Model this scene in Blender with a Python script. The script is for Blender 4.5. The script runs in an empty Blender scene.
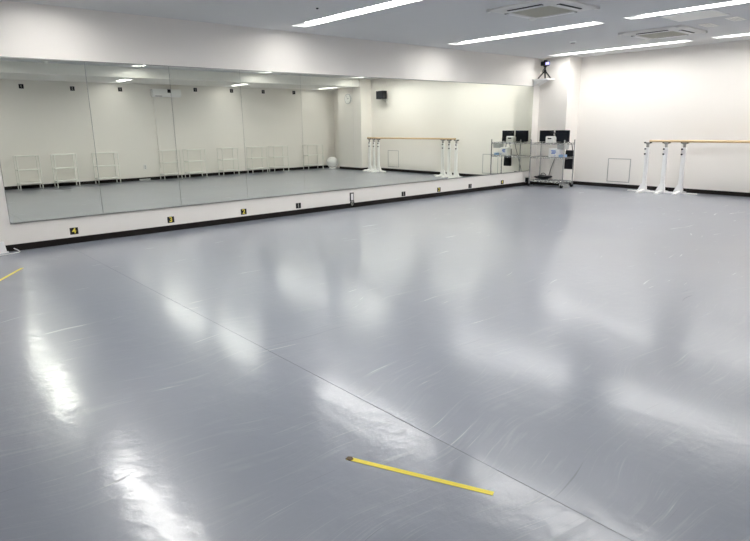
import bpy, bmesh, math, random
from mathutils import Vector, Matrix
random.seed(7)
PI = math.pi
scene = bpy.context.scene
COL = scene.collection

# ------------------------------------------------------------ materials
def mat(name, color, rough=0.5, metal=0.0, spec=0.5, emit=None, estr=0.0, bump=0.0, bscale=60.0, vary=0.0):
    m = bpy.data.materials.new(name); m.use_nodes = True
    nt = m.node_tree; b = nt.nodes['Principled BSDF']
    b.inputs['Base Color'].default_value = (*color, 1)
    b.inputs['Roughness'].default_value = rough
    b.inputs['Metallic'].default_value = metal
    b.inputs['Specular IOR Level'].default_value = spec
    if emit:
        b.inputs['Emission Color'].default_value = (*emit, 1)
        b.inputs['Emission Strength'].default_value = estr
    tc = nt.nodes.new('ShaderNodeTexCoord')
    nz = nt.nodes.new('ShaderNodeTexNoise'); nz.inputs['Scale'].default_value = bscale
    nz.inputs['Detail'].default_value = 4
    nt.links.new(tc.outputs['Object'], nz.inputs['Vector'])
    if bump:
        bp = nt.nodes.new('ShaderNodeBump'); bp.inputs['Strength'].default_value = bump
        bp.inputs['Distance'].default_value = 0.01
        nt.links.new(nz.outputs['Fac'], bp.inputs['Height']); nt.links.new(bp.outputs['Normal'], b.inputs['Normal'])
    if vary:
        mx = nt.nodes.new('ShaderNodeMix'); mx.data_type = 'RGBA'
        mx.inputs['A'].default_value = (*[c*(1-vary) for c in color], 1)
        mx.inputs['B'].default_value = (*[min(1, c*(1+vary)) for c in color], 1)
        nt.links.new(nz.outputs['Fac'], mx.inputs['Factor']); nt.links.new(mx.outputs['Result'], b.inputs['Base Color'])
    return m

M = {}
M['wall'] = mat('wall_paint', (0.84, 0.81, 0.772), 0.75, bump=0.06, bscale=220, vary=0.012)
M['ceiling'] = mat('ceiling_board', (0.68, 0.685, 0.69), 0.8, bump=0.05, bscale=150, vary=0.015)
M['soffit'] = mat('soffit_paint', (0.80, 0.79, 0.76), 0.7, bump=0.04, bscale=180, vary=0.012)
M['base'] = mat('baseboard_vinyl', (0.008, 0.006, 0.005), 0.5, spec=0.25, vary=0.1)
M['white'] = mat('white_enamel', (0.93, 0.93, 0.93), 0.35, vary=0.01)
M['rack'] = mat('white_wire_coating', (0.84, 0.84, 0.80), 0.4, vary=0.01)
M['plastic'] = mat('white_plastic', (0.80, 0.80, 0.78), 0.4, vary=0.02)
M['black'] = mat('black_plastic', (0.005, 0.006, 0.009), 0.45, spec=0.3, vary=0.1)
M['screen'] = mat('dark_screen', (0.004, 0.006, 0.012), 0.3, spec=0.3, vary=0.1)
M['chrome'] = mat('chromed_steel', (0.55, 0.56, 0.57), 0.25, 1.0, vary=0.04)
M['grey'] = mat('grey_metal', (0.33, 0.33, 0.32), 0.4, 0.5, vary=0.04)
M['greyp'] = mat('grey_plastic', (0.45, 0.46, 0.46), 0.5, vary=0.05)
M['wood'] = mat('beech_wood', (0.62, 0.45, 0.25), 0.4, vary=0.12, bscale=12)
M['yellow'] = mat('yellow_tape', (0.86, 0.72, 0.06), 0.45, vary=0.06, bscale=30)
M['yellowdig'] = mat('yellow_print', (0.85, 0.72, 0.10), 0.5, vary=0.03)
M['whitedig'] = mat('white_print', (0.42, 0.42, 0.38), 0.5, vary=0.03)
M['brown'] = mat('brown_tape_end', (0.10, 0.06, 0.02), 0.6, vary=0.2)
M['blue'] = mat('blue_print', (0.10, 0.22, 0.60), 0.5, vary=0.05)
M['bluep'] = mat('pale_blue_plastic', (0.32, 0.48, 0.72), 0.4, vary=0.08)
M['grille'] = mat('beige_grille', (0.50, 0.49, 0.42), 0.7, vary=0.03)
M['casing'] = mat('pale_casing', (0.76, 0.755, 0.73), 0.5, vary=0.01)
M['panelw'] = mat('ivory_panel', (0.95, 0.94, 0.88), 0.6, vary=0.01)
M['tube'] = mat('lit_diffuser', (0.9, 0.9, 0.9), 0.5, emit=(1.0, 0.985, 0.95), estr=26.0)
M['dimtube'] = mat('dim_lit_diffuser', (0.9, 0.9, 0.9), 0.5, emit=(1.0, 0.985, 0.95), estr=9.0)
M['lcd'] = mat('lit_display', (0.1, 0.1, 0.3), 0.3, emit=(0.55, 0.5, 1.0), estr=1.6)
M['alu'] = mat('aluminium_edge', (0.30, 0.31, 0.30), 0.4, 0.8, vary=0.05)
M['hatchframe'] = mat('grey_hatch_frame', (0.42, 0.42, 0.41), 0.5, vary=0.03)
M['clockface'] = mat('clock_face', (0.86, 0.86, 0.84), 0.4, vary=0.01)

def mirror_mat():
    m = bpy.data.materials.new('mirror_glass'); m.use_nodes = True
    nt = m.node_tree; b = nt.nodes['Principled BSDF']
    b.inputs['Metallic'].default_value = 1.0; b.inputs['Roughness'].default_value = 0.0
    tc = nt.nodes.new('ShaderNodeTexCoord'); nz = nt.nodes.new('ShaderNodeTexNoise'); nz.inputs['Scale'].default_value = 0.8
    cr = nt.nodes.new('ShaderNodeMix'); cr.data_type = 'RGBA'
    cr.inputs['A'].default_value = (0.87, 0.895, 0.82, 1); cr.inputs['B'].default_value = (0.89, 0.915, 0.845, 1)
    nt.links.new(tc.outputs['Object'], nz.inputs['Vector']); nt.links.new(nz.outputs['Fac'], cr.inputs['Factor'])
    nt.links.new(cr.outputs['Result'], b.inputs['Base Color'])
    return m
M['mirror'] = mirror_mat()

def floor_mat():
    m = bpy.data.materials.new('vinyl_dance_floor'); m.use_nodes = True
    nt = m.node_tree; N = nt.nodes; L = nt.links; b = N['Principled BSDF']
    tc = N.new('ShaderNodeTexCoord')
    def mapping(scale, rot=0.0, loc=(0, 0, 0)):
        mp = N.new('ShaderNodeMapping'); mp.inputs['Scale'].default_value = scale
        mp.inputs['Rotation'].default_value = (0, 0, rot); mp.inputs['Location'].default_value = loc
        L.new(tc.outputs['Object'], mp.inputs['Vector']); return mp
    def noise(mp, scale, detail=3, dist=0.0):
        n = N.new('ShaderNodeTexNoise'); n.inputs['Scale'].default_value = scale; n.inputs['Detail'].default_value = detail
        n.inputs['Distortion'].default_value = dist; L.new(mp.outputs['Vector'], n.inputs['Vector']); return n
    def ramp(src, a, c):
        r = N.new('ShaderNodeMapRange'); r.inputs['From Min'].default_value = a; r.inputs['From Max'].default_value = c
        L.new(src, r.inputs['Value']); return r
    def math_(op, a, c):
        n = N.new('ShaderNodeMath'); n.operation = op; n.use_clamp = True
        for i, v in enumerate((a, c)):
            if isinstance(v, (int, float)): n.inputs[i].default_value = v
            else: L.new(v, n.inputs[i])
        return n.outputs[0]
    big = noise(mapping((1, 1, 1)), 0.7, 4)
    fine = noise(mapping((1, 1, 1)), 45, 3)
    # bent copies of the coordinates so the worn marks curve
    wob = N.new('ShaderNodeTexNoise'); wob.inputs['Scale'].default_value = 1.1; wob.inputs['Detail'].default_value = 1
    L.new(tc.outputs['Object'], wob.inputs['Vector'])
    wv = N.new('ShaderNodeVectorMath'); wv.operation = 'MULTIPLY_ADD'; wv.inputs[1].default_value = (0.45, 0.45, 0)
    L.new(wob.outputs['Color'], wv.inputs[0]); L.new(tc.outputs['Object'], wv.inputs[2])
    def bent(scale, rot, loc):
        mp = mapping(scale, rot, loc); L.new(wv.outputs[0], mp.inputs['Vector']); return mp
    def streaks(rot, sx, sy, th, soft, i):
        n = noise(bent((sx, sy, 1), rot, (i*3.1, i*1.7, 0)), 1.0, 2.5, 0.15)
        r = ramp(n.outputs['Fac'], th, th+soft)
        gate = ramp(noise(mapping((1, 1, 1), 0, (i*5.3, 2.2*i, 0)), 1.1+0.23*i, 3).outputs['Fac'], 0.47, 0.66)
        return math_('MULTIPLY', r.outputs[0], gate.outputs[0])
    def add(a_, b_): return b_ if a_ is None else math_('ADD', a_, b_)
    strong = None
    for i, (rot, sx, sy, th) in enumerate(((0.35, 1.6, 34, 0.675), (1.25, 2.2, 60, 0.68), (2.25, 1.3, 42, 0.68), (2.85, 2.8, 80, 0.675), (0.85, 1.0, 26, 0.69))):
        strong = add(strong, streaks(rot, sx*0.8, sy*0.6, th-0.04, 0.12, i))
    faint = None
    for i, (rot, sx, sy, th) in enumerate(((0.1, 3.5, 120, 0.58), (1.6, 2.5, 90, 0.58), (2.6, 4.0, 140, 0.57), (0.7, 1.5, 18, 0.56))):
        faint = add(faint, streaks(rot, sx, sy, th, 0.16, i+7))
    colmix = N.new('ShaderNodeMix'); colmix.data_type = 'RGBA'
    colmix.inputs['A'].default_value = (0.225, 0.246, 0.296, 1); colmix.inputs['B'].default_value = (0.262, 0.284, 0.336, 1)
    L.new(big.outputs['Fac'], colmix.inputs['Factor'])
    c2 = N.new('ShaderNodeMix'); c2.data_type = 'RGBA'; c2.inputs['B'].default_value = (0.52, 0.54, 0.56, 1)
    wsum = N.new('ShaderNodeMath'); wsum.operation = 'MULTIPLY_ADD'; wsum.use_clamp = True
    L.new(faint, wsum.inputs[0]); wsum.inputs[1].default_value = 0.20; L.new(math_('MULTIPLY', strong, 0.50), wsum.inputs[2])
    L.new(colmix.outputs['Result'], c2.inputs['A']); L.new(wsum.outputs[0], c2.inputs['Factor'])
    nd = noise(bent((1.3, 40, 1), 1.9, (9, 4, 0)), 1.0, 2, 0.2)
    rd = ramp(nd.outputs['Fac'], 0.72, 0.78)
    c3 = N.new('ShaderNodeMix'); c3.data_type = 'RGBA'; c3.inputs['B'].default_value = (0.12, 0.13, 0.15, 1)
    L.new(c2.outputs['Result'], c3.inputs['A']); L.new(math_('MULTIPLY', rd.outputs[0], 0.5), c3.inputs['Factor'])
    L.new(c3.outputs['Result'], b.inputs['Base Color'])
    rr = ramp(big.outputs['Fac'], 0.3, 0.7); rr.inputs['To Min'].default_value = 0.28; rr.inputs['To Max'].default_value = 0.34
    ra = N.new('ShaderNodeMath'); ra.operation = 'ADD'; L.new(rr.outputs[0], ra.inputs[0]); L.new(math_('MULTIPLY', wsum.outputs[0], 0.5), ra.inputs[1])
    L.new(ra.outputs[0], b.inputs['Roughness'])
    b.inputs['Specular IOR Level'].default_value = 0.4
    b.inputs['Coat Weight'].default_value = 0.52; b.inputs['Coat IOR'].default_value = 1.5
    cr_ = N.new('ShaderNodeMath'); cr_.operation = 'MULTIPLY_ADD'; L.new(wsum.outputs[0], cr_.inputs[0]); cr_.inputs[1].default_value = 0.5
    cq = ramp(big.outputs['Fac'], 0.3, 0.7); cq.inputs['To Min'].default_value = 0.115; cq.inputs['To Max'].default_value = 0.155
    L.new(cq.outputs[0], cr_.inputs[2]); L.new(cr_.outputs[0], b.inputs['Coat Roughness'])
    med = noise(mapping((1, 1, 1)), 9.0, 5)
    ad = N.new('ShaderNodeMath'); ad.operation = 'MULTIPLY_ADD'; L.new(faint, ad.inputs[0]); ad.inputs[1].default_value = 0.10; L.new(med.outputs['Fac'], ad.inputs[2])
    ad2 = N.new('ShaderNodeMath'); ad2.operation = 'MULTIPLY_ADD'; L.new(strong, ad2.inputs[0]); ad2.inputs[1].default_value = 0.12; L.new(ad.outputs[0], ad2.inputs[2])
    ad3 = N.new('ShaderNodeMath'); ad3.operation = 'MULTIPLY_ADD'; L.new(fine.outputs['Fac'], ad3.inputs[0]); ad3.inputs[1].default_value = 0.10; L.new(ad2.outputs[0], ad3.inputs[2])
    bp = N.new('ShaderNodeBump'); bp.inputs['Strength'].default_value = 0.22; bp.inputs['Distance'].default_value = 0.01
    L.new(ad3.outputs[0], bp.inputs['Height']); L.new(bp.outputs['Normal'], b.inputs['Normal']); L.new(bp.outputs['Normal'], b.inputs['Coat Normal'])
    return m
M['floor'] = floor_mat()
M['seam'] = mat('floor_seam', (0.13, 0.14, 0.16), 0.5, vary=0.2)

# ------------------------------------------------------------ mesh helpers
def box(bm, x0, x1, y0, y1, z0, z1, bev=0.0):
    g = bmesh.ops.create_cube(bm, size=1.0)
    for v in g['verts']:
        v.co = Vector(((x0+x1)/2 + v.co.x*(x1-x0), (y0+y1)/2 + v.co.y*(y1-y0), (z0+z1)/2 + v.co.z*(z1-z0)))
    if bev:
        es = list({e for v in g['verts'] for e in v.link_edges})
        bmesh.ops.bevel(bm, geom=es, offset=bev, segments=2, profile=0.6, affect='EDGES')
def cyl(bm, p0, p1, r, r2=None, seg=14):
    p0, p1 = Vector(p0), Vector(p1); d = p1-p0
    mt = Matrix.Translation((p0+p1)/2) @ d.to_track_quat('Z', 'Y').to_matrix().to_4x4()
    bmesh.ops.create_cone(bm, cap_ends=True, segments=seg, radius1=r, radius2=r if r2 is None else r2, depth=d.length, matrix=mt)
def path(bm, pts, r, seg=8):
    pts = [Vector(p) for p in pts]; rings = []
    for i, p in enumerate(pts):
        t = (pts[min(i+1, len(pts)-1)] - pts[max(i-1, 0)]).normalized()
        q = t.to_track_quat('Z', 'Y')
        rings.append([bm.verts.new(p + q @ Vector((r*math.cos(a*2*PI/seg), r*math.sin(a*2*PI/seg), 0))) for a in range(seg)])
    for a, b in zip(rings, rings[1:]):
        # align rings to avoid twist
        k = min(range(seg), key=lambda s: sum((a[j].co-b[(j+s) % seg].co).length for j in range(seg)))
        for j in range(seg):
            bm.faces.new((a[j], a[(j+1) % seg], b[(j+1+k) % seg], b[(j+k) % seg]))
        b[:] = b[k:]+b[:k]
    bm.faces.new(rings[0][::-1]); bm.faces.new(rings[-1])
def prism(bm, pts, h0, h1, axis='y'):
    def P(u, v, h):
        return {'x': (h, u, v), 'y': (u, h, v), 'z': (u, v, h)}[axis]
    a = [bm.verts.new(P(u, v, h0)) for u, v in pts]; b = [bm.verts.new(P(u, v, h1)) for u, v in pts]
    n = len(pts)
    bm.faces.new(a); bm.faces.new(b[::-1])
    for i in range(n): bm.faces.new((a[i], b[i], b[(i+1) % n], a[(i+1) % n]))
def torus(bm, c, R, r, axis='z', a0=0, a1=2*PI, n=32, seg=8, sq=1.0):
    pts = []
    for i in range(n+1):
        a = a0+(a1-a0)*i/n; u, v = R*math.cos(a), R*math.sin(a)*sq
        pts.append(Vector(c)+Vector({'z': (u, v, 0), 'x': (0, u, v), 'y': (u, 0, v)}[axis]))
    path(bm, pts, r, seg)

def obj(name, bm, material, parent=None, smooth=False):
    bmesh.ops.recalc_face_normals(bm, faces=bm.faces)
    me = bpy.data.meshes.new(name); bm.to_mesh(me); bm.free()
    for p in me.polygons: p.use_smooth = smooth
    me.materials.append(M[material])
    if smooth:
        try: me.set_sharp_from_angle(angle=math.radians(35))
        except Exception: pass
    o = bpy.data.objects.new(name, me); COL.objects.link(o)
    if parent: o.parent = parent
    return o
def B(): return bmesh.new()
def tag(o, label, cat, group=None):
    o['label'] = label; o['category'] = cat
    if group: o['group'] = group
    return o
def thing(name, label, cat, loc=(0, 0, 0), rz=0.0, group=None):
    o = bpy.data.objects.new(name, None); COL.objects.link(o); o.empty_display_size = 0.1
    o.location = loc; o.rotation_euler = (0, 0, rz)
    return tag(o, label, cat, group)
def dup(root, loc, rz, label, parent=None):
    c = root.copy(); COL.objects.link(c); c.location = loc; c.rotation_euler = (0, 0, rz); c['label'] = label
    def rec(a, b):
        for ch in list(a.children):
            d = ch.copy(); COL.objects.link(d); d.parent = b; rec(ch, d)
    rec(root, c)
    return c
def struct(name, bm, material, smooth=False):
    o = obj(name, bm, material, smooth=smooth); o['kind'] = 'structure'; return o
def sbox(name, material, *a, bev=0.0):
    bm = B(); box(bm, *a, bev=bev); return struct(name, bm, material)

# ------------------------------------------------------------ room
YM = 7.648      # mirror wall
XF = 11.95      # far wall
YB = -0.66      # wall opposite the mirrors
XL = -1.30
ZC = 2.686
T = 0.15
sbox('floor', 'floor', XL-T, XF+T, YB-T, YM+T, -0.1, 0.0)
LIGHTS = [(x, y, l) for x in (1.8, 4.90, 8.08, 11.12) for y, l in ((5.82, 2.74), (2.80, 2.56))]
ALCOVE = [(x, 0.16, 1.16) for x in (1.85, 4.98, 8.06, 11.06)]
LW = 0.115
def slab(name, material, x0, x1, y0, y1, z0, z1, holes):
    xs = sorted({x0, x1, *[v for h in holes for v in (h[0], h[1])]}); ys = sorted({y0, y1, *[v for h in holes for v in (h[2], h[3])]})
    bm = B(); vs = {}
    def V(x, y, z):
        k = (round(x, 5), round(y, 5), z)
        if k not in vs: vs[k] = bm.verts.new(k)
        return vs[k]
    solid = lambda i, j: 0 <= i < len(xs)-1 and 0 <= j < len(ys)-1 and not any(h[0]-1e-6 < (xs[i]+xs[i+1])/2 < h[1] and h[2] < (ys[j]+ys[j+1])/2 < h[3] for h in holes)
    for i in range(len(xs)-1):
        for j in range(len(ys)-1):
            if not solid(i, j): continue
            a, b, c, d = xs[i], xs[i+1], ys[j], ys[j+1]
            bm.faces.new([V(a, c, z0), V(b, c, z0), V(b, d, z0), V(a, d, z0)][::-1]); bm.faces.new([V(a, c, z1), V(b, c, z1), V(b, d, z1), V(a, d, z1)])
            for (p, q, ni, nj) in (((a, c), (b, c), i, j-1), ((b, c), (b, d), i+1, j), ((b, d), (a, d), i, j+1), ((a, d), (a, c), i-1, j)):
                if not solid(ni, nj): bm.faces.new([V(*p, z0), V(*q, z0), V(*q, z1), V(*p, z1)])
    return struct(name, bm, material)
slab('ceiling', 'ceiling', XL-T, XF+T, YB-T, YM+T, ZC, ZC+0.1, [(x-LW, x+LW, y-l/2, y+l/2) for x, y, l in LIGHTS])
sbox('wall_left', 'wall', XL-T, XF+T, YM, YM+T, 0, ZC)
sbox('wall_far', 'wall', XF, XF+T, YB, YM, 0, ZC)
sbox('wall_right', 'wall', XL-T, XF+T, YB-T, YB, 0, ZC)
sbox('wall_near', 'wall', XL-T, XL, YB, YM, 0, ZC)
sbox('wall_pillar', 'wall', 11.48, XF, 6.96, YM, 0, ZC)
sbox('wall_column', 'wall', 11.55, XF, 0.12, 1.26, 0, ZC)
slab('ceiling_soffit', 'soffit', XL, XF, YB, 1.21, 2.465, ZC, [(x-LW, x+LW, y-l/2, y+l/2) for x, y, l in ALCOVE])
hb, tb = 0.076, 0.008
sbox('baseboard_left', 'base', XL, 11.48, YM-tb, YM, 0, hb)
sbox('baseboard_far', 'base', XF-tb, XF, 1.26, 6.96, 0, hb)
sbox('baseboard_right', 'base', XL, XF, YB, YB+tb, 0, hb)
sbox('baseboard_near', 'base', XL, XL+tb, YB, YM, 0, hb)
bm = B(); box(bm, 11.48-tb, 11.48, 6.96-tb, YM, 0, hb); box(bm, 11.48, XF, 6.96-tb, 6.96, 0, hb)
struct('baseboard_pillar', bm, 'base')
bm = B(); box(bm, 11.55-tb, 11.55, 0.12-tb, 1.26+tb, 0, hb); box(bm, 11.55, XF, 1.26, 1.26+tb, 0, hb); box(bm, 11.55, XF, 0.12-tb, 0.12, 0, hb)
struct('baseboard_column', bm, 'base')
# joints between the vinyl sheets
for i, x in enumerate((1.71,)):
    sbox('trim_%d' % (i+3), 'seam', x-(0.0014 if i == 0 else 0.0005), x+(0.0014 if i == 0 else 0.0005), YB+0.01, YM-0.01, 0.0, 0.0006)

# ------------------------------------------------------------ mirrors
MX0, MW, MZ0, MZ1 = 1.175, 1.0062, 0.320, 2.108
bm = B(); box(bm, 0.0035-MW/2, MW/2-0.0035, 0.0, 0.004, MZ0+0.003, MZ1-0.002)
mir0 = obj('mirror_panel', bm, 'mirror')
mlabels = ['tall wall mirror panel at the left end, above the yellow 4 tag',
 'wall mirror panel above the yellow 3 tag, second from the left end',
 'wall mirror panel above the yellow 2 tag, third from the left end',
 'wall mirror panel just left of the number 1 tag, fourth from the left',
 'wall mirror panel fifth from the left, just left of the black-framed outlet below',
 'wall mirror panel sixth from the left, reflecting the black wall speaker',
 'wall mirror panel seventh from the left, reflecting the middle of the barre rail',
 'wall mirror panel eighth from the left, third from the corner with the cart',
 'wall mirror panel next to last before the corner with the cart',
 'wall mirror panel at the right end, beside the corner where the metal cart stands']
for i in range(10):
    o = mir0 if i == 0 else mir0.copy()
    if i: COL.objects.link(o)
    o.location = (MX0+MW*(i+0.5), YM-0.0095, 0); o.rotation_euler = (0, 0, math.radians(-0.4))
    tag(o, mlabels[i], 'mirror', 'wall mirror panels in a row')
sbox('trim_12', 'alu', MX0, MX0+10*MW, YM-0.0015, YM, MZ0, MZ1)
sbox('trim_1', 'alu', MX0, MX0+10*MW, YM-0.014, YM, MZ0-0.010, MZ0-0.001)
sbox('trim_2', 'alu', MX0, MX0+10*MW, YM-0.012, YM, MZ1, MZ1+0.008)

# ------------------------------------------------------------ number tags
def glyph(ch, size):
    cu = bpy.data.curves.new('glyph', 'FONT'); cu.body = ch; cu.size = size; cu.align_x = 'CENTER'; cu.align_y = 'CENTER'
    cu.extrude = 0.0008; cu.offset = size*0.018
    ob = bpy.data.objects.new('glyph', cu); COL.objects.link(ob)
    bpy.context.view_layer.update()
    me = bpy.data.meshes.new_from_object(ob.evaluated_get(bpy.context.evaluated_depsgraph_get()))
    bpy.data.objects.remove(ob)
    return me
def number_tag(ch, x, y, z, face, w, h, label, dig, group):
    t = thing('number_tag', label, 'number tag', (x, y, z), 0 if face < 0 else PI, group)
    bm = B(); box(bm, -w/2, w/2, -0.003, 0, -h/2, h/2); obj('plate', bm, 'black', t)
    me = glyph(ch, h*(1.12 if face < 0 else 0.75)); me.materials.clear(); me.materials.append(M[dig])
    o = bpy.data.objects.new('digit', me); COL.objects.link(o); o.parent = t
    o.rotation_euler = (PI/2, 0, 0); o.location = (0, -0.0036, 0)
    o['label'] = '%s digit %s' % ('yellow' if dig == 'yellowdig' else 'whitish', ch)
    return t
for ch, x, z, dig, lab in (
    ('5', 0.775, 0.155, 'yellowdig', 'black tag with yellow 5 at the left picture edge, left of the mirrors'),
    ('4', 1.825, 0.150, 'yellowdig', 'black tag with yellow 4 under the leftmost mirror'),
    ('3', 3.025, 0.150, 'yellowdig', 'black tag with yellow 3 under the second mirror from the left'),
    ('2', 4.115, 0.143, 'yellowdig', 'black tag with yellow 2 under the third mirror from the left'),
    ('1', 5.07, 0.138, 'whitedig', 'black tag with pale 1 left of the outlet below the mirrors'),
    ('1', 7.35, 0.128, 'whitedig', 'black tag with pale 1 right of the outlet below the mirrors'),
    ('2', 8.29, 0.128, 'yellowdig', 'black tag with yellow 2 below the mirrors, between outlet and cart'),
    ('3', 9.21, 0.128, 'whitedig', 'black tag with pale 3 below the mirrors, second from the cart'),
    ('4', 10.27, 0.128, 'yellowdig', 'black tag with yellow 4 below the mirrors, nearest the cart')):
    number_tag(ch, x, YM-0.0005, z, -1, 0.092, 0.082, lab, dig, 'number tags below the mirrors')
for ch, x, z in (('3', 3.08, 2.325), ('2', 4.16, 2.305), ('1', 5.28, 2.315), ('1', 7.29, 2.36), ('2', 8.38, 2.36), ('3', 9.42, 2.36), ('4', 10.50, 2.36)):
    side = 'left' if x < 6 else 'right'
    number_tag(ch, x-0.08, YB+0.0005, z, 1, 0.10, 0.10, 'black %s tag high on the opposite wall, mirrored %s of the wall air conditioner' % (ch, side), 'whitedig', 'number tags high on the opposite wall')

# outlets
t = thing('wall_outlet', 'white outlet plate in a black frame below the mirrors, at mid wall', 'outlet', (6.145, YM-0.0005, 0.178))
bm = B(); box(bm, -0.042, 0.042, -0.006, 0, -0.072, 0.072); obj('surround', bm, 'black', t)
bm = B(); box(bm, -0.022, 0.028, -0.010, -0.004, -0.056, 0.056, bev=0.002); obj('cover_plate', bm, 'plastic', t)
number_tag('0', 6.145, YM-0.009, 0.064, -1, 0.088, 0.075, 'black tag with pale 0 on the skirting right under the framed outlet', 'whitedig', 'number tags below the mirrors')
def outlet(x, z, label):
    t = thing('wall_outlet', label, 'outlet', (x, YB+0.0005, z), PI, 'outlets on the opposite wall')
    bm = B(); box(bm, -0.04, 0.04, -0.008, 0, -0.065, 0.065, bev=0.003); obj('cover_plate', bm, 'plastic', t)
    for dz in (-0.03, 0.02):
        bm = B(); box(bm, -0.015, 0.015, -0.010, -0.007, dz-0.012, dz+0.014); obj('socket', bm, 'grey', t)
outlet(5.62, 0.35, 'small white wall outlet between two white racks, seen in the second mirror')
outlet(11.44, 0.34, 'small wall outlet beside the round white fan, seen in the mirror')

# ------------------------------------------------------------ ceiling strip lights
def make_light(length, label, group, glow='tube'):
    t = thing('strip_light', label, 'ceiling light', group=group)
    W, L = LW-0.001, length/2-0.001
    D = 0.055
    bm = B()      # thin rim round the opening
    for q in (-1, 1):
        box(bm, q*W-(0.008 if q > 0 else 0), q*W+(0 if q > 0 else 0.008), -L, L, -0.004, 0.002)
        box(bm, -W+0.008, W-0.008, q*L-(0.008 if q > 0 else 0), q*L+(0 if q > 0 else 0.008), -0.004, 0.002)
    obj('frame', bm, 'white', t)
    bm = B()      # sloping trough above the ceiling line
    E_ = 0.15
    lo = [bm.verts.new(p) for p in ((-W, -L, 0.002), (W, -L, 0.002), (W, L, 0.002), (-W, L, 0.002))]
    hi = [bm.verts.new(p) for p in ((-W+0.02, -L+E_, D), (W-0.02, -L+E_, D), (W-0.02, L-E_, D), (-W+0.02, L-E_, D))]
    for i in range(4): bm.faces.new((lo[i], lo[(i+1) % 4], hi[(i+1) % 4], hi[i]))
    bm.faces.new(hi)
    obj('reflector', bm, 'white', t)
    bm = B(); box(bm, -W+0.028, W-0.028, -L+E_+0.005, L-E_-0.005, D-0.03, D-0.004, bev=0.006)
    obj('diffuser', bm, glow, t)
    return t
mainlabs = ['long ceiling strip light nearest the camera, above the left end of the mirrors',
 'long ceiling strip light directly above the near yellow floor tape',
 'bright strip light at the top left of the picture, over the mirrors',
 'long strip light behind the top-left one in the same row, above the floor seam',
 'strip light between the two ceiling air conditioners, ending towards the mirrors',
 'strip light at top right, in front of the square ivory ceiling panel',
 'strip light nearest the far wall, ending by the corner pillar',
 'short-looking strip light at the right edge next to the far wall']
protos = {}
for (x, y, l), lab in zip(LIGHTS, mainlabs):
    if l not in protos:
        protos[l] = o = make_light(l, lab, 'strip lights on the main ceiling'); o.location = (x, y, ZC)
    else: dup(protos[l], (x, y, ZC), 0, lab)
alc0 = make_light(1.16, '', 'strip lights under the soffit', 'dimtube')
for i, (x, lab) in enumerate(((1.85, 'soffit strip light above the camera position, at the near end of the soffit'),
        (4.98, 'small soffit light seen in the second mirror, left of the white air conditioner'),
        (8.06, 'small soffit light seen in the mirrors, right of the white air conditioner'),
        (11.06, 'small soffit light seen in the mirror above the column with the clock'))):
    if i == 0: alc0.location = (x, 0.16, 2.465); alc0['label'] = lab
    else: dup(alc0, (x, 0.16, 2.465), 0, lab)

# ------------------------------------------------------------ ceiling cassettes
def cassette(x, y, label):
    t = thing('ceiling_air_conditioner', label, 'air conditioner', (x, y, ZC), 0, 'cassette air conditioners in the ceiling')
    S, s = 0.475, 0.27
    bm = B()
    # chamfered casing ring sloping down to the grille
    def ring(a, b, za, zb):
        A = [(-a, -a), (a, -a), (a, a), (-a, a)]; Bq = [(-b, -b), (b, -b), (b, b), (-b, b)]
        va = [bm.verts.new((*p, za)) for p in A]; vb = [bm.verts.new((*p, zb)) for p in Bq]
        for i in range(4): bm.faces.new((va[i], va[(i+1) % 4], vb[(i+1) % 4], vb[i]))
    ring(S, S, 0, -0.018); ring(S, S-0.05, -0.018, -0.032); ring(S-0.05, s, -0.032, -0.045); ring(s, s, -0.045, -0.02)
    obj('casing', bm, 'casing', t)
    bm = B(); box(bm, -s+0.003, s-0.003, -s+0.003, s-0.003, -0.046, -0.03)
    for k in range(-9, 10): box(bm, -s+0.02, s-0.02, k*0.027-0.004, k*0.027+0.004, -0.049, -0.045)
    obj('grille', bm, 'grille', t)
    for k in range(4):
        bm = B()
        pts = []
        for j in range(9):
            u = -0.24+0.06*j; pts.append((u, 0.355+0.012*math.cos(u*6), -0.0425))
        box(bm, -0.235, 0.235, 0.335, 0.385, -0.0425, -0.036)
        o = obj('air_slot', bm, 'black', t); o.rotation_euler = (0, 0, k*PI/2)
        bm = B(); prism(bm, [(0.315, -0.045), (0.335, -0.052), (0.368, -0.049), (0.36, -0.043)], -0.225, 0.225, 'x')
        f = obj('flap', bm, 'white', t); f.rotation_euler = (0, 0, k*PI/2)
    for k in range(4):
        bm = B(); prism(bm, [(0.475, 0.40), (0.475, 0.475), (0.40, 0.475)], -0.034, -0.018, 'z')
        o = obj('corner_cover', bm, 'plastic', t); o.rotation_euler = (0, 0, k*PI/2)
cassette(6.52, 4.36, 'ceiling cassette air conditioner cut by the top edge of the picture')
cassette(9.72, 4.32, 'ceiling cassette air conditioner nearer the far wall, below the ivory panel')

t = thing('ceiling_panel', 'square ivory ceiling panel at top right beside a strip light', 'ceiling panel', (8.62, 3.43, ZC))
bm = B()
for s in (-1, 1):
    box(bm, s*0.30-(0.01 if s > 0 else 0.0), s*0.30+(0 if s > 0 else 0.01), -0.32, 0.32, -0.008, 0)
    box(bm, -0.30, 0.30, s*0.32-(0.01 if s > 0 else 0), s*0.32+(0 if s > 0 else 0.01), -0.008, 0)
obj('frame', bm, 'white', t)
bm = B(); box(bm, -0.288, 0.288, -0.308, 0.308, -0.006, -0.001); obj('board', bm, 'panelw', t)

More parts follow.
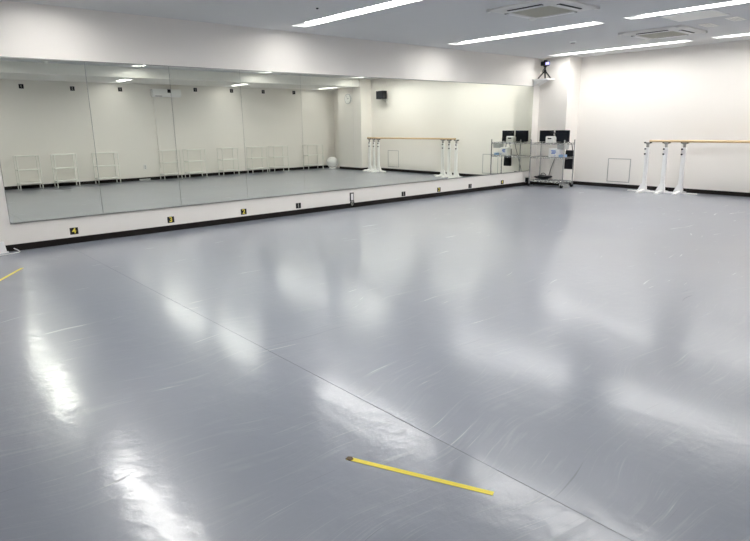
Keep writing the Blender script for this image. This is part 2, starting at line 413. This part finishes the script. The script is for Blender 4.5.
def vent(x, y, w, l, label):
    t = thing('ceiling_vent', label, 'vent', (x, y, ZC), 0)
    bm = B(); box(bm, -w/2, w/2, -l/2, l/2, -0.006, 0, bev=0.002); obj('frame', bm, 'panelw', t)
    bm = B()
    for k in range(3): box(bm, -w*0.38, w*0.38, (k-1)*l*0.26-0.006, (k-1)*l*0.26+0.006, -0.009, -0.005)
    obj('slat', bm, 'casing', t)
vent(9.62, 3.62, 0.34, 0.16, 'small pale ceiling vent beside the far air conditioner')
vent(9.35, 3.18, 0.36, 0.16, 'small pale ceiling vent at the right picture edge')
t = thing('smoke_detector', 'small grey sensor disc on the ceiling between the strip lights', 'smoke detector', (9.6, 5.78, ZC))
bm = B(); cyl(bm, (0, 0, -0.012), (0, 0, 0), 0.055, 0.06, seg=24); obj('base_ring', bm, 'plastic', t, True)
bm = B(); cyl(bm, (0, 0, -0.03), (0, 0, -0.012), 0.03, 0.045, seg=24); obj('sensor', bm, 'grey', t, True)
t = thing('smoke_detector', 'small white ceiling sensor seen at the top of the leftmost mirror', 'smoke detector', (3.08, 1.62, ZC))
bm = B(); cyl(bm, (0, 0, -0.02), (0, 0, 0), 0.07, 0.075, seg=24); obj('base_ring', bm, 'plastic', t, True)
bm = B(); cyl(bm, (0, 0, -0.055), (0, 0, -0.02), 0.035, 0.05, seg=24); obj('sensor', bm, 'plastic', t, True)
bm = B(); cyl(bm, (0, 0, -0.012), (0, 0, 0), 0.012, 0.018, seg=12)
tag(obj('ceiling_screw_cap', bm, 'black', None, True), 'tiny dark ceiling cap beside the top-left strip light', 'ceiling cap').location = (4.36, 5.99, ZC)

# ------------------------------------------------------------ access hatches on the far wall
def hatch(y, z, label):
    t = thing('access_hatch', label, 'hatch', (XF-0.0005, y, z), 0, 'access hatches low on the far wall')
    w, h, f = 0.245, 0.243, 0.014
    bm = B()
    for s in (-1, 1):
        box(bm, -0.007, 0, s*w-(f if s > 0 else 0), s*w+(0 if s > 0 else f), -h, h)
        box(bm, -0.007, 0, -w, w, s*h-(f if s > 0 else 0), s*h+(0 if s > 0 else f))
    obj('frame', bm, 'hatchframe', t)
    bm = B(); box(bm, -0.004, 0, -w+f+0.003, w-f-0.003, -h+f+0.003, h-f-0.003); obj('door', bm, 'wall', t)
hatch(5.94, 0.358, 'square access hatch with grey frame between the cart and the barres')
hatch(2.27, 0.37, 'square access hatch behind the barres, seen only in the mirror')

# ------------------------------------------------------------ ballet barres
def make_barre(x, y0, y1):
    t = thing('ballet_barre', '', 'ballet barre', (x, 0, 0), 0, 'portable ballet barres by the far wall')
    bm = B(); cyl(bm, (0, y0-0.0, 0.978), (0, y1, 0.978), 0.021, seg=20)
    bar = obj('handrail', bm, 'wood', t, True); bar['label'] = 'round light wood rail'
    for y in (y0+0.03, y1+0.09):
        bm = B(); box(bm, -0.025, 0.025, y-0.035, y+0.035, 0.02, 0.86, bev=0.006); post = obj('post', bm, 'white', t)
        for z in (0.83, 0.735):
            bm = B(); cyl(bm, (-0.050, y+0.022, z), (-0.024, y+0.022, z), 0.017, 0.014, seg=12)
            obj('adjusting_knob', bm, 'black', post, True)
        bm = B(); box(bm, -0.014, 0.014, y-0.022, y+0.022, 0.855, 0.945, bev=0.004)
        prism(bm, [(y-0.06, 0.952), (y-0.06, 0.938), (y-0.02, 0.915), (y+0.02, 0.915), (y+0.06, 0.938), (y+0.06, 0.952)], -0.012, 0.012, 'x')
        obj('rail_bracket', bm, 'grey', t)
        for s in (-1, 1):
            bm = B(); cyl(bm, (-0.026, y+s*0.055, 0.948), (0.026, y+s*0.055, 0.948), 0.013, seg=12)
            obj('bracket_bolt', bm, 'black', t, True)
        # long foot beside the wall direction, short cross foot and flared gusset
        bm = B(); box(bm, -0.03, 0.03, y-0.31, y+0.31, 0.004, 0.024, bev=0.004)
        obj('long_foot', bm, 'white', t)
        bm = B(); prism(bm, [(-0.27, 0.0), (-0.27, 0.018), (-0.05, 0.055), (0.05, 0.055), (0.24, 0.018), (0.24, 0.0)], y-0.03, y+0.03, 'y')
        obj('cross_foot', bm, 'white', t)
        bm = B(); prism(bm, [(y-0.055, 0.024), (y+0.115, 0.024), (y+0.045, 0.165), (y-0.043, 0.165)], -0.030, 0.030, 'x')
        obj('gusset', bm, 'white', t)
    return t
for x, y0, y1, lab in ((11.50, 5.15, 2.02, 'portable ballet barre whose white post stands leftmost, farthest from the wall'),
                       (11.58, 4.835, 1.72, 'middle one of the three ballet barres, its post between the other two'),
                       (11.66, 4.535, 1.42, 'ballet barre closest to the far wall, its white post the rightmost of three')):
    make_barre(x, y0, y1)['label'] = lab

# ------------------------------------------------------------ wire cart in the corner
CX0, CX1, CY0, CY1 = 11.04, 11.43, 6.69, 7.50
t = thing('wire_cart', 'chromed wire shelf cart on casters in the corner beside the mirrors', 'cart', ((CX0+CX1)/2, (CY0+CY1)/2, 0))
hx, hy = (CX1-CX0)/2, (CY1-CY0)/2
for sx in (-1, 1):
    for sy in (-1, 1):
        bm = B(); cyl(bm, (sx*hx, sy*hy, 0.09), (sx*hx, sy*hy, 0.985), 0.0125, seg=12)
        cyl(bm, (sx*hx, sy*hy, 0.985), (sx*hx, sy*hy, 0.995), 0.015, seg=12)
        obj('post', bm, 'chrome', t, True)
        bm = B(); box(bm, sx*hx-0.013, sx*hx+0.013, sy*hy-0.012, sy*hy+0.012, 0.055, 0.095, bev=0.003)
        c = obj('caster', bm, 'grey', t)
        bm = B(); cyl(bm, (sx*hx-0.012, sy*hy+0.012, 0.036), (sx*hx+0.012, sy*hy+0.012, 0.036), 0.0355, seg=20)
        obj('wheel', bm, 'black', c, True)
for z in (0.925, 0.635, 0.135):
    bm = B()
    for s in (-1, 1):
        for dz in (0, -0.028):
            cyl(bm, (s*hx, -hy, z+dz), (s*hx, hy, z+dz), 0.0045, seg=8)
            cyl(bm, (-hx, s*hy, z+dz), (hx, s*hy, z+dz), 0.0045, seg=8)
        # zigzag truss
        n = 16
        for k in range(n):
            a, b_ = (-hy+2*hy*k/n), (-hy+2*hy*(k+1)/n)
            cyl(bm, (s*hx, a, z-(0.028 if k % 2 else 0)), (s*hx, b_, z-(0 if k % 2 else 0.028)), 0.003, seg=6)
    for k in range(1, 26):
        y = -hy+2*hy*k/26; cyl(bm, (-hx, y, z+0.003), (hx, y, z+0.003), 0.0025, seg=6)
    for x in (-0.07, 0.07): cyl(bm, (x, -hy, z-0.003), (x, hy, z-0.003), 0.004, seg=6)
    obj('wire_shelf', bm, 'chrome', t, True)

def monitor(y, label):
    t = thing('monitor', label, 'monitor', (11.34, y, 0.9306), 0, 'black monitors on top of the cart')
    bm = B(); box(bm, -0.018, 0.006, -0.168, 0.168, 0.015, 0.255, bev=0.005); obj('housing', bm, 'black', t)
    bm = B(); box(bm, -0.0195, -0.0175, -0.158, 0.158, 0.028, 0.247); obj('screen', bm, 'screen', t)
    bm = B(); box(bm, 0.006, 0.03, -0.03, 0.03, 0.005, 0.14, bev=0.004); obj('neck', bm, 'black', t)
    bm = B(); box(bm, -0.06, 0.075, -0.09, 0.09, 0.0, 0.010, bev=0.003); obj('base', bm, 'black', t)
monitor(7.315, 'black monitor on the cart, the left one, partly behind the white player')
monitor(6.93, 'black monitor on the cart, the right one')
t = thing('music_player', 'small white player with black display on top of the cart', 'music player', (11.20, 7.12, 0.9306))
bm = B(); prism(bm, [(-0.05, 0), (0.06, 0), (0.06, 0.10), (0.03, 0.135), (-0.03, 0.135), (-0.05, 0.11)], -0.095, 0.095, 'y'); obj('case', bm, 'plastic', t)
bm = B(); box(bm, -0.053, -0.049, -0.045, 0.045, 0.075, 0.10); obj('display', bm, 'black', t)
bm = B(); torus(bm, (0, 0, 0.125), 0.055, 0.006, 'x', 0, PI, 14); 
for v in bm.verts: v.co.z = 0.128 + (v.co.z-0.125)*0.5
obj('handle', bm, 'black', t, True)
t = thing('microphone', 'black microphone lying across the gap between the two monitors', 'microphone', (11.25, 7.08, 1.067))
bm = B(); cyl(bm, (0, 0.05, 0.075), (0, -0.06, 0.055), 0.011, 0.013, seg=14); obj('body', bm, 'black', t, True)
bm = B(); bmesh.ops.create_uvsphere(bm, u_segments=14, v_segments=8, radius=0.024, matrix=Matrix.Translation((0, 0.06, 0.078))); obj('head', bm, 'screen', t, True)
bm = B(); path(bm, [(0, -0.05, 0.057), (0, -0.03, 0.03), (0, 0, 0.012), (0, 0.0, 0.0)], 0.006); obj('rest', bm, 'black', t, True)

t = thing('white_package', 'white package with blue print on the middle cart shelf', 'package', (11.17, 6.97, 0.6406), math.radians(4))
bm = B(); box(bm, -0.05, 0.07, -0.125, 0.135, 0, 0.175, bev=0.006); obj('carton', bm, 'white', t)
bm = B()
for k, (a, b_) in enumerate(((-0.02, 0.07), (-0.04, 0.06), (-0.03, 0.075))): box(bm, -0.0515, -0.0498, a, b_, 0.065+k*0.026, 0.083+k*0.026)
obj('printed_block', bm, 'blue', t)
t = thing('tape_roll', 'small ring-shaped tape roll leaning on the white package', 'tape roll', (11.085, 6.93, 0.6406))
bm = B(); torus(bm, (0, 0, 0.031), 0.024, 0.008, 'x', n=24); obj('tape', bm, 'white', t, True)
bm = B(); torus(bm, (0, 0, 0.031), 0.015, 0.003, 'x', n=24); obj('core', bm, 'blue', t, True)
t = thing('plastic_tray', 'pale blue tray on the middle cart shelf, right of the package', 'tray', (11.16, 6.785, 0.6406))
bm = B(); box(bm, -0.08, 0.08, -0.05, 0.05, 0, 0.006)
for s in (-1, 1):
    box(bm, s*0.08-(0.004 if s > 0 else 0), s*0.08+(0 if s > 0 else 0.004), -0.05, 0.05, 0.0, 0.05)
    box(bm, -0.08, 0.08, s*0.05-(0.004 if s > 0 else 0), s*0.05+(0 if s > 0 else 0.004), 0.0, 0.05)
obj('tray_body', bm, 'bluep', t)
for y, z in ((-0.02, 0.03), (0.02, 0.022)):
    bm = B(); cyl(bm, (-0.07, y, z-0.008), (0.07, y, z-0.008), 0.013, seg=12)
    tag(obj('spray_can', bm, 'white', None, True), 'white tube lying in the pale blue tray', 'tube', 'white tubes in the blue tray').location = (11.16, 6.785, 0.6406)
t = thing('storage_basket', 'grey basket under the top shelf at the right end of the cart', 'basket', (11.18, 6.80, 0.80))
bm = B(); prism(bm, [(-0.085, 0), (0.075, 0), (0.085, 0.09), (-0.095, 0.09)], -0.10, 0.07, 'x'); 
obj('basket_body', bm, 'greyp', t)
bm = B()
for s in (-0.09, 0.06): path(bm, [(s, -0.08, 0.085), (s, -0.085, 0.12), (s, -0.07, 0.131), (s, -0.055, 0.12)], 0.003)
obj('hook', bm, 'chrome', t, True)
# black bag hanging behind
t = thing('shoulder_bag', 'black bag hanging behind the right end of the cart', 'bag', (11.49, 6.83, 0.37))
bm = B(); box(bm, -0.028, 0.035, -0.10, 0.10, 0.0, 0.40, bev=0.02)
for v in bm.verts: v.co.y *= 1.0-0.15*(v.co.z/0.4); v.co.x += 0.006*math.sin(v.co.z*17)
obj('bag_body', bm, 'black', t, True)
bm = B(); path(bm, [(0, -0.07, 0.39), (-0.01, -0.05, 0.52), (-0.04, 0, 0.572), (-0.01, 0.05, 0.52), (0, 0.07, 0.39)], 0.008); obj('strap', bm, 'black', t, True)
# black soft pouch on the bottom shelf
bm = B(); bmesh.ops.create_uvsphere(bm, u_segments=28, v_segments=14, radius=1.0)
for v in bm.verts:
    x, y, z = v.co; k = 1+0.10*math.sin(5*x+2*y)+0.07*math.sin(7*y+1)
    v.co = Vector((x*0.12*k, y*0.19*k, max(0.0, (z*0.5+0.5))**0.7*0.095*(1+0.15*math.sin(6*y))))
t = thing('cable_pouch', 'flat black pouch on the bottom shelf of the cart', 'pouch', (11.22, 7.27, 0.1406))
obj('pouch_body', bm, 'black', t, True)
bm = B(); torus(bm, (0, 0.0, 0.07), 0.07, 0.007, 'x', 0.1, PI-0.1, 14); obj('handle', bm, 'black', t, True)
# cables
bm = B(); pts = []
for k in range(90):
    a = k*0.42; pts.append((11.20+0.13*math.cos(a)+0.01*math.sin(k), 6.74+0.085*math.sin(a)+0.012*math.cos(k*1.3), 0.006+0.0009*k))
path(bm, pts, 0.0045, 6)
tag(obj('cable_coil', bm, 'greyp', None, True), 'loose grey cable coiled on the floor under the right end of the cart', 'cable')
bm = B(); path(bm, [(11.43, 7.06, 0.93), (11.445, 7.08, 0.80), (11.45, 7.15, 0.6), (11.448, 7.24, 0.35), (11.445, 7.30, 0.09), (11.40, 7.36, 0.006), (11.28, 7.56, 0.006)], 0.006)
tag(obj('power_cable', bm, 'black', None, True), 'black cable slanting down behind the cart shelves', 'cable')
t = thing('power_plug', 'black plug block on the wall at the left foot of the cart', 'plug', (11.12, YM-0.0005, 0.125))
bm = B(); box(bm, -0.045, 0.045, -0.008, 0, -0.06, 0.06, bev=0.003); obj('cover_plate', bm, 'plastic', t)
bm = B(); box(bm, -0.035, 0.035, -0.055, -0.008, -0.05, 0.045, bev=0.006); obj('plug_body', bm, 'black', t)

# ------------------------------------------------------------ corner shelf with camera
t = thing('corner_shelf', 'small white wall shelf high in the corner carrying a camera', 'shelf', (11.34, 7.46, 2.235))
bm = B(); box(bm, -0.15, 0.14, -0.17, 0.188, 0, 0.02, bev=0.002); obj('board', bm, 'white', t)
for x in (-0.10, 0.09):
    bm = B(); prism(bm, [(0.186, 0.0), (-0.08, 0.0), (0.186, -0.12)], x-0.008, x+0.008, 'x'); obj('bracket', bm, 'white', t)
t = thing('video_camera', 'black video camera on a mini tripod on the corner shelf, display lit', 'camera', (11.33, 7.44, 2.2556))
t.scale = (1.12, 1.12, 1.04)
hub = Vector((0, 0, 0.16))
for a in (0.5, 2.6, 4.7):
    bm = B(); f = Vector((0.125*math.cos(a), 0.125*math.sin(a), 0.012))
    cyl(bm, hub, f, 0.017, 0.012, seg=10); cyl(bm, f, f-Vector((0, 0, 0.008)), 0.018, seg=10); obj('tripod_leg', bm, 'black', t, True)
bm = B(); cyl(bm, (0, 0, 0.12), (0, 0, 0.235), 0.014, seg=12); cyl(bm, (0, 0, 0.15), (0, 0, 0.175), 0.024, seg=12); obj('center_column', bm, 'black', t, True)
bm = B(); box(bm, -0.025, 0.025, -0.022, 0.022, 0.225, 0.25, bev=0.004); cyl(bm, (0, 0.0, 0.235), (0.06, 0.10, 0.15), 0.006, seg=8); obj('pan_head', bm, 'black', t)
bm = B(); box(bm, -0.09, 0.075, -0.04, 0.045, 0.25, 0.335, bev=0.010); bd = obj('camera_body', bm, 'black', t)
bm = B(); cyl(bm, (-0.115, 0.0, 0.285), (-0.07, 0.0, 0.285), 0.026, 0.03, seg=18); obj('lens', bm, 'screen', t, True)
bm = B(); box(bm, -0.03, 0.055, -0.012, 0.018, 0.33, 0.365, bev=0.006); obj('top_handle', bm, 'black', t)
bm = B(); box(bm, -0.066, -0.058, -0.138, -0.042, 0.255, 0.322, bev=0.002); pn = obj('display_panel', bm, 'black', t)
bm = B(); box(bm, -0.0685, -0.0655, -0.130, -0.050, 0.263, 0.314); s_ = obj('display', bm, 'lcd', pn); s_['label'] = 'lit violet display'

# ------------------------------------------------------------ floor tapes, cord and cover at the left
def tape(p0, p1, w, name_label, end=False):
    p0, p1 = Vector((*p0, 0)), Vector((*p1, 0)); d = (p1-p0); L = d.length; a = math.atan2(d.y, d.x)
    t = thing('floor_tape', name_label, 'tape', (p0.x, p0.y, 0.0), a)
    bm = B(); box(bm, 0.0, L, -w/2, w/2, 0.0003, 0.0012); obj('strip', bm, 'yellow', t)
    if end:
        bm = B(); prism(bm, [(-0.006, -w*0.35), (0.018, -w*0.58), (0.026, w*0.1), (0.012, w*0.6), (-0.004, w*0.4)], 0.0011, 0.0026, 'z'); o = obj('curled_end', bm, 'brown', t); o['label'] = 'dark brown curled end'
tape((1.322, 1.712), (1.575, 1.158), 0.024, 'short yellow tape strip across the foreground floor', True)
tape((0.55, 5.80), (1.06, 6.62), 0.03, 'yellow tape strip on the floor at the left picture edge')

t = thing('cable_cover', 'white cable cover box against the skirting at the left edge', 'cable cover', (0.94, YM-0.0085, 0))
bm = B(); prism(bm, [(-0.16, 0), (0.155, 0), (0.14, 0.125), (-0.16, 0.13)], -0.055, 0.0, 'y'); obj('cover', bm, 'white', t)
bm = B(); prism(bm, [(0.0, 0), (-0.055, 0), (-0.055, 0.012), (0.0, 0.012)], -0.18, 0.17, 'x')
for v in bm.verts: v.co.y -= 0.004
obj('foot_plate', bm, 'white', t)
bm = B(); pts = []
for k in range(30):
    a = -2.2+2.7*k/29; pts.append((1.04+0.17*math.cos(a), 7.555+0.075*math.sin(a)-0.02, 0.007))
pts = pts[:26]+[(1.20, 7.565, 0.02), (1.16, 7.575, 0.045)]
path(bm, pts, 0.006, 8)
tag(obj('looped_cable', bm, 'white', None, True), 'white cable looping on the floor at the left picture edge', 'cable')

# ------------------------------------------------------------ opposite wall (seen in the mirrors)
def make_rack(w):
    t = thing('wire_rack', '', 'rack', group='low white racks along the opposite wall')
    h, d = w/2, 0.15
    for s in (-1, 1):
        bm = B()
        path(bm, [(s*h, -d, 0.0), (s*h, -d, 0.765), (s*h, d, 0.765), (s*h, d, 0.0)], 0.011)
        for z in (0.445, 0.14): cyl(bm, (s*h, -d, z), (s*h, d, z), 0.008, seg=8)
        obj('side_frame', bm, 'rack', t, True)
    for z in (0.765, 0.445):
        bm = B()
        for y in (-d, 0.0, d): cyl(bm, (-h, y, z), (h, y, z), 0.009, seg=8)
        for k in range(1, 9): cyl(bm, (-h+w*k/9, -d, z), (-h+w*k/9, d, z), 0.003, seg=6)
        obj('shelf', bm, 'rack', t, True)
    bm = B()
    box(bm, -h, h, -d-0.008, d+0.008, 0.128, 0.150, bev=0.003)
    obj('base_shelf', bm, 'rack', t)
    return t
racks = ((2.84, 0.46, 'low white rack at the left end, seen in the leftmost mirror'),
 (3.63, 0.48, 'second low white rack from the left, seen in the leftmost mirror'),
 (4.58, 0.52, 'low white rack behind the seam of the first two mirrors'),
 (6.22, 0.48, 'low white rack under the white wall air conditioner'),
 (6.93, 0.50, 'low white rack just right of the white wall air conditioner, mirrored'),
 (7.93, 0.48, 'low white rack standing alone at mid wall, in the third mirror'),
 (8.88, 0.50, 'wide low white rack, left one of the pair in the fourth mirror'),
 (9.62, 0.50, 'low white rack, right one of the pair in the fourth mirror'),
 (10.90, 0.56, 'low white rack nearest the round white fan'))
r0 = make_rack(0.5)
for i, (x, w, lab) in enumerate(racks):
    if i == 0: o = r0; o.location = (x, -0.44, 0); o['label'] = lab
    else: o = dup(r0, (x, -0.44, 0), 0, lab)
    o.scale = (w/0.5, 1, 1)

t = thing('wall_air_conditioner', 'white wall air conditioner unit under the soffit, seen in the mirrors', 'air conditioner', (6.35, YB+0.0005, 2.15))
bm = B(); prism(bm, [(0, 0), (0.14, 0.0), (0.175, 0.04), (0.175, 0.17), (0.15, 0.20), (0, 0.20)], -0.38, 0.38, 'x'); obj('casing', bm, 'white', t)
bm = B(); box(bm, -0.33, -0.15, 0.172, 0.178, 0.010, 0.022); obj('air_slot', bm, 'black', t)
bm = B(); box(bm, -0.34, -0.28, 0.0, 0.05, -1.85, 0.0, bev=0.006); obj('pipe_cover', bm, 'wall', t)
bm = B(); box(bm, 0.0, 0.09, 0.178, 0.181, 0.10, 0.19); o = obj('number_plate', bm, 'black', t)
t = thing('power_strip', 'grey power strip on the floor left of the rack in the second mirror', 'power strip', (5.56, -0.60, 0.0))
bm = B(); box(bm, -0.14, 0.14, -0.03, 0.03, 0.0, 0.045, bev=0.005); obj('housing', bm, 'greyp', t)
bm = B()
for k in range(4): box(bm, -0.11+k*0.06, -0.08+k*0.06, -0.012, 0.012, 0.045, 0.047)
obj('socket', bm, 'black', t)
bm = B(); path(bm, [(0.14, 0, 0.02), (0.2, 0.01, 0.007), (0.28, 0.02, 0.006), (0.36, 0.03, 0.006)], 0.005); obj('cable', bm, 'black', t, True)

t = thing('floor_fan', 'round white floor fan beside the column, seen in the mirror', 'fan', (11.56, -0.30, 0), math.radians(-35))
for v in (1,):
    bm = B(); cyl(bm, (0, 0, 0), (0, 0, 0.025), 0.12, 0.10, seg=28); obj('base', bm, 'white', t, True)
    bm = B(); torus(bm, (0, 0, 0.215), 0.198, 0.013, 'x', PI, 2*PI, 20); obj('yoke', bm, 'white', t, True)
    bm = B()
    bmesh.ops.create_uvsphere(bm, u_segments=32, v_segments=16, radius=0.165, matrix=Matrix.Translation((0, 0, 0.205)) @ Matrix.Diagonal((0.8, 1.12, 1, 1)))
    hd = obj('fan_head', bm, 'white', t, True)
    bm = B(); torus(bm, (-0.09, 0, 0.205), 0.115, 0.008, 'x', n=32)
    torus(bm, (-0.108, 0, 0.205), 0.07, 0.005, 'x', n=28); torus(bm, (-0.12, 0, 0.205), 0.035, 0.006, 'x', n=20); obj('grille', bm, 'plastic', t, True)
    bm = B()
    for a0 in (0.35, 2.0, -1.2): torus(bm, (-0.098, 0, 0.205), 0.088, 0.008, 'x', a0+2.6, a0+3.3, 8)
    torus(bm, (0.0, 0.145, 0.14), 0.03, 0.010, 'y', 0, 2*PI, 14)
    obj('vent_slot', bm, 'black', t, True)

t = thing('wall_clock', 'round white wall clock high on the column, seen in the mirror', 'clock', (11.5495, 0.65, 2.14))
bm = B(); cyl(bm, (-0.03, 0, 0), (0, 0, 0), 0.145, 0.15, seg=40); torus(bm, (-0.03, 0, 0), 0.14, 0.010, 'x', n=40); obj('case', bm, 'greyp', t, True)
bm = B(); cyl(bm, (-0.033, 0, 0), (-0.030, 0, 0), 0.132, seg=40); obj('face', bm, 'clockface', t)
bm = B(); box(bm, -0.038, -0.036, -0.004, 0.004, -0.01, 0.10); o = obj('minute_hand', bm, 'black', t); o.rotation_euler = (0.5, 0, 0)
bm = B(); box(bm, -0.036, -0.034, -0.005, 0.005, -0.01, 0.065); o = obj('hour_hand', bm, 'black', t); o.rotation_euler = (-1.3, 0, 0)

t = thing('wall_speaker', 'black wall speaker above the barres, seen in the mirror', 'speaker', (11.80, 1.95, 2.20), math.radians(8))
bm = B(); prism(bm, [(-0.09, -0.185), (-0.09, 0.185), (0.08, 0.13), (0.08, -0.13)], -0.11, 0.115, 'z'); obj('cabinet', bm, 'black', t)
bm = B(); box(bm, -0.096, -0.088, -0.175, 0.175, -0.10, 0.105, bev=0.003); obj('front_grille', bm, 'screen', t)
bm = B(); box(bm, 0.122, 0.140, -0.05, 0.05, -0.22, 0.02); cyl(bm, (0.13, 0, -0.16), (0.0, 0.0, -0.11), 0.014, seg=10); cyl(bm, (0, 0, -0.135), (0, 0, -0.105), 0.035, seg=14); obj('bracket', bm, 'plastic', t)

# ------------------------------------------------------------ camera
H = 1.34
yaw, pitch, roll, f = 0.8557785, 0.24405816, -0.0140482, 582.5426
F = Vector((math.cos(yaw)*math.cos(pitch), math.sin(yaw)*math.cos(pitch), -math.sin(pitch)))
R_ = Vector((math.sin(yaw), -math.cos(yaw), 0)); U_ = R_.cross(F)
c, s = math.cos(roll), math.sin(roll)
R2, U2 = c*R_+s*U_, -s*R_+c*U_
cam = bpy.data.cameras.new('camera'); co = bpy.data.objects.new('camera', cam); COL.objects.link(co)
co.matrix_world = Matrix(((R2.x, U2.x, -F.x, 0), (R2.y, U2.y, -F.y, 0), (R2.z, U2.z, -F.z, H), (0, 0, 0, 1)))
cam.sensor_fit = 'HORIZONTAL'; cam.sensor_width = 36.0; cam.lens = f/750*36.0; cam.clip_start = 0.02
scene.camera = co

w = bpy.data.worlds.new('world'); scene.world = w; w.use_nodes = True
w.node_tree.nodes['Background'].inputs[0].default_value = (0.02, 0.02, 0.02, 1)
vs = scene.view_settings
scene.display_settings.display_device = 'sRGB'
vs.view_transform = 'Standard'; vs.look = 'None'; vs.gamma = 1.0; vs.use_curve_mapping = False
vs.exposure = 0.2
scene.cycles.max_bounces = 14; scene.cycles.diffuse_bounces = 6; scene.cycles.glossy_bounces = 8
scene.cycles.use_denoising = True
